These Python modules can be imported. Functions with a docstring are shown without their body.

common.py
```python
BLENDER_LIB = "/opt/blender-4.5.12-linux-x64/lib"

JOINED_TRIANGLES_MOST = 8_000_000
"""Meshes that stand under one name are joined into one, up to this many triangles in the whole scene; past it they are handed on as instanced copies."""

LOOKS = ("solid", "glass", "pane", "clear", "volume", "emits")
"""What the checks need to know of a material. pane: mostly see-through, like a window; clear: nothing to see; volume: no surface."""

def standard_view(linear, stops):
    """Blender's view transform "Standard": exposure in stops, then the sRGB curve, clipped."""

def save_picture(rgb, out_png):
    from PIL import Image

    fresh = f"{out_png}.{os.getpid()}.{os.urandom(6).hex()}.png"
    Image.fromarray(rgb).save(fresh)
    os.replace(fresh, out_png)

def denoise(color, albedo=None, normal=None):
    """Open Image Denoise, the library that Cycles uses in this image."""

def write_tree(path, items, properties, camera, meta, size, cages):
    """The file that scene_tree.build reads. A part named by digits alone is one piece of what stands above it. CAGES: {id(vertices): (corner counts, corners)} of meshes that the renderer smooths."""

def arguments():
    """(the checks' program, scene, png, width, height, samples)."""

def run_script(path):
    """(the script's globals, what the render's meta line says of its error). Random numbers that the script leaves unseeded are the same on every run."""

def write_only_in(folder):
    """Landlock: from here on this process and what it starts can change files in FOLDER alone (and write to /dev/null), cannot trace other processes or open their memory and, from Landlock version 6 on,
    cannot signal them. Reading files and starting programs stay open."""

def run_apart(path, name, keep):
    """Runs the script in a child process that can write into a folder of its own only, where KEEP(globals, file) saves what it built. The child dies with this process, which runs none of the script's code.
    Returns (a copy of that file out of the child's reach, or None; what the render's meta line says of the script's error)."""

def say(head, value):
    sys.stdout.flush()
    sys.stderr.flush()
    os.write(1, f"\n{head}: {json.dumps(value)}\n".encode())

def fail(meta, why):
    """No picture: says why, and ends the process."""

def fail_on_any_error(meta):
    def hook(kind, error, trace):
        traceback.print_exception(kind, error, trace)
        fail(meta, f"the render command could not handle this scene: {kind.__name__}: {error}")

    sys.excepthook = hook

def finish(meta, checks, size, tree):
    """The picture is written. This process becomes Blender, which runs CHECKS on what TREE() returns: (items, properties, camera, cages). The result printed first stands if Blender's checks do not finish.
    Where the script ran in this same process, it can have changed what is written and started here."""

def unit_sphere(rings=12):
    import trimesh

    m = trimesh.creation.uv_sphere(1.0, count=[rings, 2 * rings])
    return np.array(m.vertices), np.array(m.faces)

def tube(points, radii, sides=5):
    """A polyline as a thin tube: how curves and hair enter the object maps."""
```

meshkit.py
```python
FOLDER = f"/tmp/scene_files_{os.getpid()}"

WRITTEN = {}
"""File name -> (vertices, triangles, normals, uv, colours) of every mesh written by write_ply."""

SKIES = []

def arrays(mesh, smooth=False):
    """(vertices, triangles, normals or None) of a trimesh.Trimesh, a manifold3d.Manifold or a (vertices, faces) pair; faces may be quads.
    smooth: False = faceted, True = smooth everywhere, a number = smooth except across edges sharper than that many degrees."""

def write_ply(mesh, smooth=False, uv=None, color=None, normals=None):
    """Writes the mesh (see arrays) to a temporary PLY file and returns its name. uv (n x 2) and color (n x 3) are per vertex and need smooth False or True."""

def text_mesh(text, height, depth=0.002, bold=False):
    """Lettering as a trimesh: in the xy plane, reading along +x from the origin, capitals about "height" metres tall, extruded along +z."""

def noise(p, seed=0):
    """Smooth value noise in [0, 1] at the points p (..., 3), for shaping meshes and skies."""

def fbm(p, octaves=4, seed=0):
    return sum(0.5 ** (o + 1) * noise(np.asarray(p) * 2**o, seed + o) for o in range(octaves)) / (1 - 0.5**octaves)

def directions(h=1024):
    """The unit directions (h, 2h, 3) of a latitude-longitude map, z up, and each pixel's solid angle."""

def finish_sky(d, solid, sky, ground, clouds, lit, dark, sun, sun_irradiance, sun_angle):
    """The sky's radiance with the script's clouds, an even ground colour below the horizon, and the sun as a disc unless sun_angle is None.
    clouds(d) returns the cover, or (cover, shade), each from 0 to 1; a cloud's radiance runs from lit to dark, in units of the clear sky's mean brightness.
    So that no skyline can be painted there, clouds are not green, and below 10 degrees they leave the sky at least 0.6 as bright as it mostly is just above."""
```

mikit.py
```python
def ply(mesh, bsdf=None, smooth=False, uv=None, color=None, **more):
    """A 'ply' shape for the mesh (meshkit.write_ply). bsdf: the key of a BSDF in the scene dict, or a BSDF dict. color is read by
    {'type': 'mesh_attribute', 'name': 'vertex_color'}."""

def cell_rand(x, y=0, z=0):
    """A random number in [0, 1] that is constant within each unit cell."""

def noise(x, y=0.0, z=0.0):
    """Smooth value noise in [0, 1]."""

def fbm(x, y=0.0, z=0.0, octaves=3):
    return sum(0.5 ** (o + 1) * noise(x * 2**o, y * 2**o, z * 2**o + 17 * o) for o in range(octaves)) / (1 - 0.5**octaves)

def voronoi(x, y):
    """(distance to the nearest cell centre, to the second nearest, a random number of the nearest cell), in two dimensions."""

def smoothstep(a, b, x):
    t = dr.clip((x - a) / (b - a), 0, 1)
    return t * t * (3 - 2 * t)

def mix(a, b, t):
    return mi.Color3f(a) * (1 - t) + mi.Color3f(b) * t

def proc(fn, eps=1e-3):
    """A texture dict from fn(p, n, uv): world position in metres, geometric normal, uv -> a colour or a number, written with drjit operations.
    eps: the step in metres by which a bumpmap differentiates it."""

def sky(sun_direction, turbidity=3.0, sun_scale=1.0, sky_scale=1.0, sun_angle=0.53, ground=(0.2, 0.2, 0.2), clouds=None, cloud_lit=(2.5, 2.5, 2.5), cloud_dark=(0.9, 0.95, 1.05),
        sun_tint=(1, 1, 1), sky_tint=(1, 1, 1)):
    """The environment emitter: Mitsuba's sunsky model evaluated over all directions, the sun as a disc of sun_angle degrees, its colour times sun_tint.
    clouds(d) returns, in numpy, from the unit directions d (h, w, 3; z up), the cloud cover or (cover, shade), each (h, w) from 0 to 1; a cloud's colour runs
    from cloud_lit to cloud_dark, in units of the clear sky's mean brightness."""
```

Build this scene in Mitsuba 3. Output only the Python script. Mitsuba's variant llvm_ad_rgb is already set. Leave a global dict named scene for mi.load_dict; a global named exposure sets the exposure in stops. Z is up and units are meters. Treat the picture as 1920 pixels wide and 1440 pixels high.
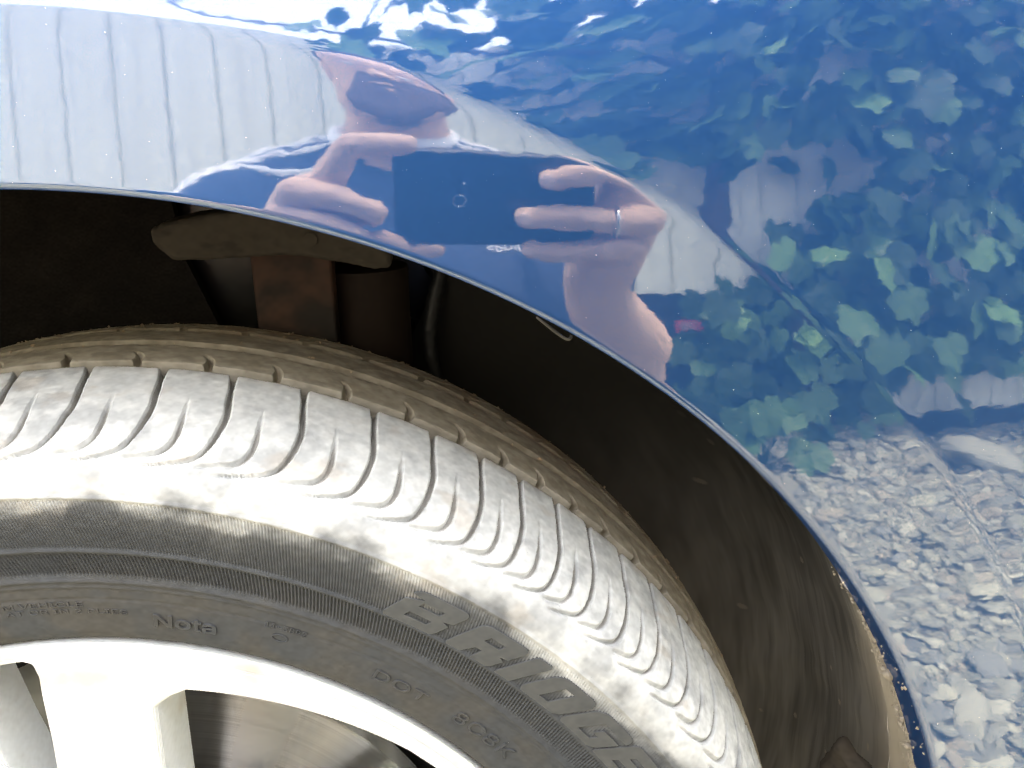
import math, random
import numpy as np, trimesh, manifold3d as m3, shapely
import shapely.geometry as sg
import drjit as dr, mitsuba as mi, mikit, meshkit
from scipy.interpolate import PchipInterpolator, CubicSpline
from scipy.spatial import cKDTree

rng = np.random.default_rng(7)
random.seed(7)
T = mi.ScalarTransform4f
scene, labels = {}, {}
HUB = 0.305                                   # height of the wheel hub over the ground

# ------------------------------------------------------------------ camera, sky, exposure
EYE = np.array([0.1403, -0.29308, 0.40424 + HUB])
LOOK = np.array([0.1090512, 0.94543566, -0.30701669])
TILT = np.array([0.05321167, 0.30286364, 0.95154723])
scene['camera'] = {'type': 'perspective', 'fov': 64.0, 'fov_axis': 'x', 'near_clip': 0.01, 'far_clip': 200.0,
                   'to_world': T().look_at(origin=EYE.tolist(), target=(EYE + LOOK).tolist(), up=TILT.tolist())}
scene['sky'] = mikit.sky((0.25, 0.25, 1.0), turbidity=3, sun_scale=0.3, sun_angle=25, clouds=lambda d: 1.0,
                         cloud_lit=(2.5, 2.5, 2.5), ground=(0.3, 0.3, 0.3))
exposure = 4.5

# ------------------------------------------------------------------ helpers
def number(key):
    if key not in scene and key not in labels:
        return key
    k = 1
    while f'{key}_{k:03d}' in scene or f'{key}_{k:03d}' in labels:
        k += 1
    return f'{key}_{k:03d}'

def add(key, mesh, bsdf, smooth=False, label=None, cat=None, group=None, kind=None, **kw):
    key = number(key)
    scene[key] = mikit.ply(mesh, bsdf, smooth=smooth, **kw)
    note(key, label, cat, group, kind)
    return key

def note(key, label=None, cat=None, group=None, kind=None):
    d = {k: v for k, v in dict(label=label, category=cat, group=group, kind=kind).items() if v}
    if d:
        labels[key] = d
    return key

def tm(v, f):
    v = np.asarray(v, float); f = np.asarray(f, int)
    if f.shape[1] == 4:
        f = np.vstack([f[:, [0, 1, 2]], f[:, [0, 2, 3]]])
    return trimesh.Trimesh(v, f, process=False)

def grid_faces(n, m):
    i, j = np.meshgrid(np.arange(n - 1), np.arange(m - 1), indexing='ij')
    a = (i * m + j).ravel()
    return np.stack([a, a + 1, a + m + 1, a + m], -1)

def ball(p, r, n=20):
    return m3.Manifold.sphere(float(r), n).translate([float(x) for x in p])

def bone(a, ra, b, rb, n=20):
    return m3.Manifold.batch_hull([ball(a, ra, n), ball(b, rb, n)])

def hull(items, n=20):
    return m3.Manifold.batch_hull([ball(p, r, n) for p, r in items])

def chain(pts, n=20):
    return [bone(pts[i][0], pts[i][1], pts[i + 1][0], pts[i + 1][1], n) for i in range(len(pts) - 1)]

def to_tm(man):
    m = man.to_mesh()
    return trimesh.Trimesh(m.vert_properties[:, :3], m.tri_verts, process=False)

def flesh(bones, edge, it=12):
    man = m3.Manifold.batch_boolean(bones, m3.OpType.Add).refine_to_length(edge)
    t = to_tm(man); t.merge_vertices()
    trimesh.smoothing.filter_taubin(t, lamb=0.5, nu=0.52, iterations=it)
    return t

def rbox(cx, cy, cz, sx, sy, sz, r=0.002):
    h = [s / 2 - r for s in (sx, sy, sz)]
    return to_tm(m3.Manifold.batch_hull([ball((cx + i * h[0], cy + j * h[1], cz + k * h[2]), r, 12) for i in (-1, 1) for j in (-1, 1) for k in (-1, 1)]))

def tube(pts, rad, sides=8):
    import common
    return tm(*common.tube(np.asarray(pts, float), rad, sides))

def tube_(pts, rad, sides=8):
    p = np.asarray(pts, float)
    t = np.gradient(p, axis=0); t /= np.linalg.norm(t, axis=1, keepdims=True) + 1e-12
    ref = np.where(np.abs(t[:, 2:]) < 0.9, [0, 0, 1.0], [1.0, 0, 0])
    a = np.cross(t, ref); a /= np.linalg.norm(a, axis=1, keepdims=True) + 1e-12
    b = np.cross(t, a); g = np.arange(sides) * 2 * np.pi / sides
    rr = np.broadcast_to(rad, (len(p),))[:, None, None]
    v = (p[:, None] + rr * (np.cos(g)[None, :, None] * a[:, None] + np.sin(g)[None, :, None] * b[:, None])).reshape(-1, 3)
    i, j = np.meshgrid(np.arange(len(p) - 1), np.arange(sides), indexing='ij')
    q = np.stack([i * sides + j, i * sides + (j + 1) % sides, (i + 1) * sides + (j + 1) % sides, (i + 1) * sides + j], -1).reshape(-1, 4)
    n = len(v); v = np.vstack([v, p[:1], p[-1:]])
    k = np.arange(sides)
    caps = np.vstack([np.stack([k * 0 + n, (k + 1) % sides, k], -1), np.stack([k * 0 + n + 1, (len(p) - 1) * sides + k, (len(p) - 1) * sides + (k + 1) % sides], -1)])
    return tm(v, np.vstack([q[:, [0, 1, 2]], q[:, [0, 2, 3]], caps]))

def smooth_path(pts, n):
    p = np.asarray(pts, float); s = np.r_[0, np.cumsum(np.linalg.norm(np.diff(p, axis=0), axis=1))]
    return CubicSpline(s, p)(np.linspace(0, s[-1], n))

def bake(mesh, M, t):
    v = np.asarray(mesh.vertices) @ np.asarray(M).T + np.asarray(t)
    return trimesh.Trimesh(v, mesh.faces, process=False)

cat_ = trimesh.util.concatenate
sq, ss, fb = dr.sqrt, mikit.smoothstep, mikit.fbm

# wheel frame (the wheel is steered a little): world = W @ local + (0, 0, HUB); local y runs inwards along the axle
W = np.array([[0.99597757, 0.08960237, 0.00029576], [-0.08960286, 0.99597215, 0.00328748], [0.0, -0.00330075, 0.99999455]])

def wheel(v):
    return np.asarray(v) @ W.T + np.array([0, 0, HUB])

W_ = W.tolist()

def wheel_local(p):
    x, y, z = p.x, p.y, p.z - HUB
    return (x * W_[0][0] + y * W_[1][0] + z * W_[2][0], x * W_[0][1] + y * W_[1][1] + z * W_[2][1], x * W_[0][2] + y * W_[1][2] + z * W_[2][2])

# ------------------------------------------------------------------ materials
def bsdf(key, d):
    scene[key] = d
    return key

def principled(key, color, rough=0.5, spec=0.4, **kw):
    c = color if isinstance(color, dict) else {'type': 'rgb', 'value': list(color)}
    return bsdf(key, {'type': 'twosided', 'inner': {'type': 'principled', 'base_color': c, 'roughness': rough, 'specular': spec, **kw}})

PAINT = (0.0022, 0.010, 0.045)

def paint_color(p, n, uv):
    # settled dust specks on the lacquer, fine metal flake below
    d1, _, w1 = mikit.voronoi(p.x * 100 + 0.3 * p.y, p.z * 100)
    d2, _, w2 = mikit.voronoi(p.x * 260, p.z * 260)
    speck = 0.9 * ss(0.020, 0.006, d1 - 0.012 * ss(0.93, 1.0, w1)) * ss(0.76, 0.80, w1) + 0.45 * ss(0.032, 0.012, d2) * ss(0.90, 0.93, w2)
    film = ss(0.42, 0.8, fb(p.x * 9, p.z * 9, 3.0, 3))
    fl = 0.85 + 0.3 * mikit.noise(p.x * 2600, p.y * 2600, p.z * 2600)
    c = mi.Color3f(*PAINT) * fl
    c = mikit.mix(c, (0.075, 0.085, 0.10), 0.07 + 0.12 * film)
    return mikit.mix(c, (0.75, 0.76, 0.76), dr.clip(speck, 0, 1))

def paint_relief(p, n, uv):
    # orange peel in the lacquer
    a = mikit.noise(p.x * 190, p.y * 190, p.z * 330)
    b = mikit.noise(p.x * 400 + 7, p.y * 400, p.z * 700)
    c = mikit.noise(p.x * 45 + 3, p.y * 45, p.z * 70)
    return a + 0.5 * b + 1.4 * c

bsdf('car_paint', {'type': 'twosided', 'inner': {'type': 'bumpmap', 'arbitrary': mikit.proc(paint_relief, 4e-4), 'scale': 5.5e-6,
      'bsdf': {'type': 'blendbsdf', 'weight': 0.4,
               'first': {'type': 'roughplastic', 'distribution': 'ggx', 'alpha': 0.0008, 'int_ior': 3.15, 'nonlinear': False, 'diffuse_reflectance': mikit.proc(paint_color)},
               'second': {'type': 'roughconductor', 'distribution': 'ggx', 'alpha': 0.33, 'material': 'none', 'specular_reflectance': {'type': 'rgb', 'value': [0.034, 0.140, 0.44]}}}}})

def tyre_color(p, n, uv):
    x, y, z = wheel_local(p)
    r = sq(x * x + z * z)
    th = dr.atan2(x, z)
    a = th * 0.28
    n1 = fb(a * 55, r * 80, 1.0, 4)
    n2 = fb(a * 160, r * 200, y * 160, 3)
    n3 = fb(p.x * 420, p.y * 420, p.z * 420, 2)
    rubber = mikit.mix((0.048, 0.051, 0.058), (0.060, 0.063, 0.069), n2)
    # brownish film low on the sidewall
    rubber = mikit.mix(rubber, (0.068, 0.064, 0.060), ss(0.30, 0.75, n1) * ss(0.258, 0.236, r) * 0.7)
    edge = 0.2790 + 0.018 * (fb(a * 42, r * 30, 1.0, 2) - 0.5) + 0.016 * (n1 - 0.5) + 0.012 * (n2 - 0.5) + 0.0040 * ss(0.40, 0.56, th)
    side = 0.75 * ss(-0.009, 0.006, r - edge) + 0.25 * ss(-0.022, 0.004, r - edge) * (0.3 + 0.7 * n2) * ss(0.03, 0.0, y)
    dusty = mikit.mix((0.43, 0.435, 0.435), (0.50, 0.50, 0.495), ss(0.3, 0.7, n2))
    dusty = mikit.mix(dusty, (0.23, 0.235, 0.245), ss(0.50, 0.72, fb(a * 90 + 3, y * 90, r * 80, 4)) * 0.55)
    dusty = mikit.mix(dusty, (0.33, 0.26, 0.19), ss(0.60, 0.74, fb(a * 60 + 9, y * 80, r * 70, 4)) * 0.28)
    brown = mikit.mix((0.205, 0.175, 0.130), (0.28, 0.245, 0.19), ss(0.3, 0.7, n2))
    brown = mikit.mix(brown, (0.20, 0.14, 0.095), ss(0.075, 0.13, y) * ss(0.35, 0.6, n1) * 0.7)
    tread = mikit.mix(dusty, brown, ss(0.042, 0.060, y))
    top = ss(0.0, 0.006, dr.maximum(y + 0.0075, 0) + dr.maximum(r - 0.2885, 0)) * ss(0.268, 0.272, r)
    u = sq(dr.maximum(y + 0.0125, 1e-6))
    rn = 0.0
    for k in [-35.712627, 35.817536, -13.217436, 2.001584, 0.007582, 0.284816]:
        rn = rn * u + k
    inside = ss(-0.0095, -0.0075, y) * ss(0.055, 0.050, y)
    tread = mikit.mix(tread, (0.20, 0.185, 0.165), 0.7 * inside * ss(0.0007, 0.0017, (rn - r) * ss(-0.014, 0.012, y)))
    c = mikit.mix(rubber, dusty, side)
    c = mikit.mix(c, tread, top)
    return c * (0.82 + 0.36 * n3)

def tyre_relief(p, n, uv):
    x, y, z = wheel_local(p)
    return fb(p.x * 700, p.y * 700, p.z * 700, 3)

bsdf('tyre_rubber', {'type': 'twosided', 'inner': {'type': 'bumpmap', 'arbitrary': mikit.proc(tyre_relief, 3e-4), 'scale': 3.5e-4,
      'bsdf': {'type': 'principled', 'base_color': mikit.proc(tyre_color), 'roughness': 0.8, 'specular': 0.12}}})

def letter_color(p, n, uv):
    a = fb(p.x * 260, p.y * 260, p.z * 260, 3)
    return mikit.mix((0.058, 0.061, 0.066), (0.090, 0.092, 0.095), a)

principled('letter_rubber', mikit.proc(letter_color), 0.75, 0.15)

def rim_color(p, n, uv):
    s = fb(p.x * 500, p.y * 500, p.z * 500, 2)
    d = fb(p.x * 30, p.y * 40, p.z * 30, 4)
    c = mikit.mix((0.66, 0.68, 0.705), (0.585, 0.60, 0.62), s)
    return mikit.mix(c, (0.40, 0.34, 0.27), ss(0.60, 0.78, d) * 0.5)

principled('silver_lacquer', mikit.proc(rim_color), 0.42, 0.5, metallic=0.15, clearcoat=0.4, clearcoat_gloss=0.8)
principled('black_plastic', (0.012, 0.012, 0.013), 0.45)

def disc_color(p, n, uv):
    x, y, z = wheel_local(p)
    r = sq(x * x + z * z)
    g = mikit.noise(r * 2600, 1.0) * 0.5 + mikit.noise(r * 900, 3.0) * 0.5
    return mikit.mix((0.62, 0.61, 0.585), (0.97, 0.96, 0.93), g)

bsdf('disc_steel', {'type': 'twosided', 'inner': {'type': 'roughconductor', 'distribution': 'ggx', 'alpha_u': 0.04, 'alpha_v': 0.7, 'material': 'Al', 'specular_reflectance': mikit.proc(disc_color)}})

def rust_color(p, n, uv):
    a = fb(p.x * 70, p.y * 70, p.z * 70, 4)
    b = fb(p.x * 220 + 5, p.y * 220, p.z * 220, 3)
    c = mikit.mix((0.070, 0.033, 0.021), (0.045, 0.028, 0.021), b)
    return mikit.mix(c, (0.020, 0.016, 0.014), ss(0.35, 0.75, a + (HUB + 0.3255 - p.z) * 8.0 + (p.x - 0.080) * 6 - 0.06))

principled('rusty_steel', mikit.proc(rust_color), 0.75, 0.3)
principled('rust_brown', (0.020, 0.013, 0.010), 0.8, 0.2)

def dusty_plastic(p, n, uv):
    a = fb(p.x * 90, p.y * 90, p.z * 160, 4)
    b = fb(p.x * 300, p.y * 300, p.z * 300, 3)
    c = mikit.mix((0.034, 0.028, 0.022), (0.054, 0.045, 0.035), b)
    return mikit.mix(c, (0.014, 0.012, 0.011), 0.45 * ss(0.60, 0.80, a))

principled('dusty_rubber', mikit.proc(dusty_plastic), 0.85, 0.2)

def felt(p, n, uv):
    a = fb(p.x * 60, p.y * 60, p.z * 60, 4)
    b = mikit.noise(p.x * 900, p.y * 900, p.z * 900)
    return mikit.mix((0.010, 0.009, 0.009), (0.027, 0.023, 0.019), a) * (0.7 + 0.6 * b)

principled('felt_black', mikit.proc(felt), 0.95, 0.1)

def liner_color(p, n, uv):
    # road dirt thrown on the plastic, thickest low down and next to the arch edge
    a = fb(p.x * 40, p.y * 30, p.z * 14, 4)
    b = fb(p.x * 160, p.y * 160, p.z * 45, 3)
    st = fb(p.y * 260, p.x * 40, p.z * 16, 3)
    low = ss(HUB + 0.26, HUB + 0.06, p.z)
    edge = ss(0.09, 0.0, p.y)
    m = dr.clip(low * (0.5 + 1.5 * edge) * (0.6 + 1.4 * a), 0, 1)
    c = mikit.mix((0.011, 0.010, 0.009), (0.185, 0.175, 0.16), dr.clip(m * 1.1 * (0.4 + st), 0, 1))
    heavy = ss(0.45, 0.85, m * (0.62 + 0.75 * st)) * ss(0.085, 0.010, p.y)
    c = mikit.mix(c, (0.30, 0.265, 0.215), heavy)
    d, _, w = mikit.voronoi(p.y * 110 + p.x * 30, p.z * 75)
    return mikit.mix(c, (0.30, 0.25, 0.19), ss(0.34 - 0.3 * b, 0.20 - 0.3 * b, d) * ss(0.93, 0.95, w) * low * 0.6)

def liner_relief(p, n, uv):
    return fb(p.x * 90, p.y * 200, p.z * 60, 4)

bsdf('liner_plastic', {'type': 'twosided', 'inner': {'type': 'bumpmap', 'arbitrary': mikit.proc(liner_relief, 8e-4), 'scale': 1.2e-3,
      'bsdf': {'type': 'principled', 'base_color': mikit.proc(liner_color), 'roughness': 0.75, 'specular': 0.3}}})
principled('inner_wing_paint', (0.0055, 0.005, 0.004), 0.28, 0.5, clearcoat=0.3)
principled('cable_black', (0.010, 0.010, 0.011), 0.5)
principled('mud', (0.26, 0.225, 0.18), 0.95, 0.1)
principled('crumb_earth', (0.33, 0.24, 0.16), 0.95, 0.1)
principled('caliper_grey', (0.34, 0.335, 0.32), 0.6, 0.4, metallic=0.2)
principled('wire_steel', (0.045, 0.041, 0.036), 0.4, 0.5, metallic=0.6)

def skin_color(p, n, uv):
    a = fb(p.x * 45, p.y * 45, p.z * 45, 3)
    b = mikit.noise(p.x * 700, p.y * 700, p.z * 700)
    return mikit.mix((0.55, 0.35, 0.22), (0.67, 0.46, 0.32), a) * (0.93 + 0.14 * b)

principled('skin', mikit.proc(skin_color), 0.5, 0.35)
principled('nail', (0.80, 0.58, 0.46), 0.3, 0.5)
principled('jaw_shade', (0.17, 0.125, 0.115), 0.7)  # dark tone that paints shade onto the jaw
principled('hair', (0.035, 0.024, 0.017), 0.6)
principled('shirt_navy', (0.048, 0.064, 0.115), 0.9, 0.1, sheen=0.4)
principled('white_tape', (0.78, 0.78, 0.77), 0.8)
principled('trousers', (0.03, 0.03, 0.035), 0.9)
principled('shoe', (0.05, 0.05, 0.05), 0.7)
principled('phone_black', (0.004, 0.004, 0.005), 0.25)
principled('chrome', (0.75, 0.75, 0.75), 0.15, 0.5, metallic=1.0)
bsdf('eye_white', {'type': 'diffuse', 'reflectance': {'type': 'rgb', 'value': [0.7, 0.68, 0.66]}})

def sheet_color(p, n, uv):
    a = fb(p.x * 2.2, p.z * 1.1, 4.0, 4)
    st = fb(p.x * 60, p.z * 1.5, 1.0, 3)
    c = mikit.mix((0.69, 0.68, 0.56), (0.75, 0.735, 0.60), a)
    return mikit.mix(c, (0.52, 0.50, 0.41), ss(0.55, 0.8, st) * 0.35)

principled('sheet_white', mikit.proc(sheet_color), 0.6, 0.3)
principled('plinth_gap_dark', (0.022, 0.024, 0.030), 0.85)  # plinth colour, also used for the painted shade of the gap
principled('post_brown', (0.06, 0.04, 0.03), 0.8)
principled('label_red', (0.55, 0.05, 0.045), 0.6)
principled('label_white', (0.8, 0.8, 0.78), 0.6)

def bark(p, n, uv):
    a = fb(p.x * 60, p.y * 60, p.z * 9, 4)
    return mikit.mix((0.035, 0.022, 0.018), (0.10, 0.068, 0.052), a)

principled('bark', mikit.proc(bark), 0.9, 0.1)

def leafc(lo, hi):
    def fn(p, n, uv):
        a = fb(p.x * 16, p.y * 16, p.z * 16, 2)
        return mikit.mix(lo, hi, a)
    return fn

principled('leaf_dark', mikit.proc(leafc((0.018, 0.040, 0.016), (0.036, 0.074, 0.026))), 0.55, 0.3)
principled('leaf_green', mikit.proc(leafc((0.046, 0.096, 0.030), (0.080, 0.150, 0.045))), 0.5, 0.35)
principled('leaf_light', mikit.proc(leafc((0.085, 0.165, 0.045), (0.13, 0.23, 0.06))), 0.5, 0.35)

def soil(p, n, uv):
    a = fb(p.x * 14, p.y * 14, 1.0, 4)
    d, e, w = mikit.voronoi(p.x * 60, p.y * 60)
    c = mikit.mix((0.27, 0.255, 0.185), (0.39, 0.37, 0.275), a)
    return mikit.mix(c * 0.65, c * (0.75 + 0.5 * w), ss(0.02, 0.2, e - d))

principled('soil', mikit.proc(soil), 0.95, 0.1)
bsdf('stone', {'type': 'twosided', 'inner': {'type': 'diffuse', 'reflectance': {'type': 'mesh_attribute', 'name': 'vertex_color'}}})

# ------------------------------------------------------------------ the setting
n = 60
gx, gy = np.meshgrid(np.linspace(-60, 60, n), np.linspace(-60, 60, n), indexing='ij')
add('ground', tm(np.stack([gx.ravel(), gy.ravel(), np.zeros(n * n)], -1), grid_faces(n, n)[:, ::-1]), 'soil', True, 'grey stony soil under the gravel', kind='structure')

# ------------------------------------------------------------------ the car: front wing
AX, AZ, AR, AY, DC = 0.00302, 0.02091, 0.36542, -0.02165, 0.0538
D_of = PchipInterpolator([-80, -60, 5, 20, 35, 50, 62, 116], [5.01, 5.01, 5.01, 7.03, 2.22, 2.24, 1.79, 1.6])

def wing_y(x, z):
    dx, dz = x - AX, z - AZ
    d = np.hypot(dx, dz) - AR
    th = np.degrees(np.arctan2(dx, dz))
    y = AY + math.tan(math.radians(-2.737)) * (x - 0.14)
    y = y + math.tan(math.radians(5.544)) * d + 0.5 * 0.511 * (d - 0.027) ** 2          # the flare
    e = d - DC
    y = y + np.tan(np.radians(D_of(th))) * 0.0028 * np.logaddexp(0, e / 0.0028)           # the crease
    y = y - 0.00008 * np.exp(-(e / 0.0042) ** 2)                                          # a fine swage along the crease
    rr = np.maximum(e, 0); g = rr / (rr + 0.012)
    s = 0.108 * (x - 0.26) + (z - 0.35) - 0.0846                                          # the crown of the wing
    y = y + 0.5 / 1.057 * (0.012 * np.logaddexp(0, s / 0.012)) ** 2 * g
    s = -0.4467 * (x - 0.26) + (z - 0.36) - 0.086
    return y + 0.5 / 4.0 * (0.010 * np.logaddexp(0, s / 0.010)) ** 2 * g

LIP = 0.0023
ths = np.radians(np.arange(-72, 112.01, 0.12))
ds = np.r_[np.arange(LIP, 0.044, 0.001), np.arange(0.044, 0.064, 0.0004), np.arange(0.064, 0.13, 0.0012), np.arange(0.13, 0.34, 0.005)]
rows = []
for y_in in (0.018, 0.012, 0.007):
    rows.append((0.0, y_in, True))
for a in np.radians([90, 75, 60, 45, 30, 15]):
    rows.append((LIP - LIP * math.sin(a), LIP * (1 - math.cos(a)), True))
V = []
for d, off, lip in rows:
    x, z = AX + (AR + LIP) * np.sin(ths), AZ + (AR + LIP) * np.cos(ths)
    y0 = wing_y(x, z)
    V.append(np.stack([AX + (AR + d) * np.sin(ths), y0 + off, AZ + (AR + d) * np.cos(ths) + HUB], -1))
for d in ds:
    x, z = AX + (AR + d) * np.sin(ths), AZ + (AR + d) * np.cos(ths)
    V.append(np.stack([x, wing_y(x, z), z + HUB], -1))
V = np.array(V)
add('car__front_wing', tm(V.reshape(-1, 3), grid_faces(len(V), len(ths))), 'car_paint', True, 'glossy blue wing panel with flared wheel arch and mirror reflections')
note('car', 'blue car seen close at its front wheel arch with dusty tyre and silver alloy rim', 'car')

# the wing's inside: liner and panels, plus an unseen sheet added to keep daylight out
def shell(r, t0, t1, y0, y1, nt, ny, wob=0.0):
    t = np.radians(np.linspace(t0, t1, nt)); y = np.linspace(y0, y1, ny)
    tt, yy = np.meshgrid(t, y, indexing='ij')
    base = wing_y(AX + (AR + LIP) * np.sin(tt), AZ + (AR + LIP) * np.cos(tt)) + 0.017
    yy = base * (1 - (yy - y0) / (y1 - y0)) + y1 * (yy - y0) / (y1 - y0)
    rr = (r(tt, yy) if callable(r) else r + 0 * tt)
    if wob:
        rr = rr + wob * (meshkit.fbm(np.stack([tt * 12, yy * 30, yy * 0], -1), 3) - 0.5)
    return tm(np.stack([AX + rr * np.sin(tt), yy, AZ + rr * np.cos(tt) + HUB], -1).reshape(-1, 3), grid_faces(nt, ny))

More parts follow.
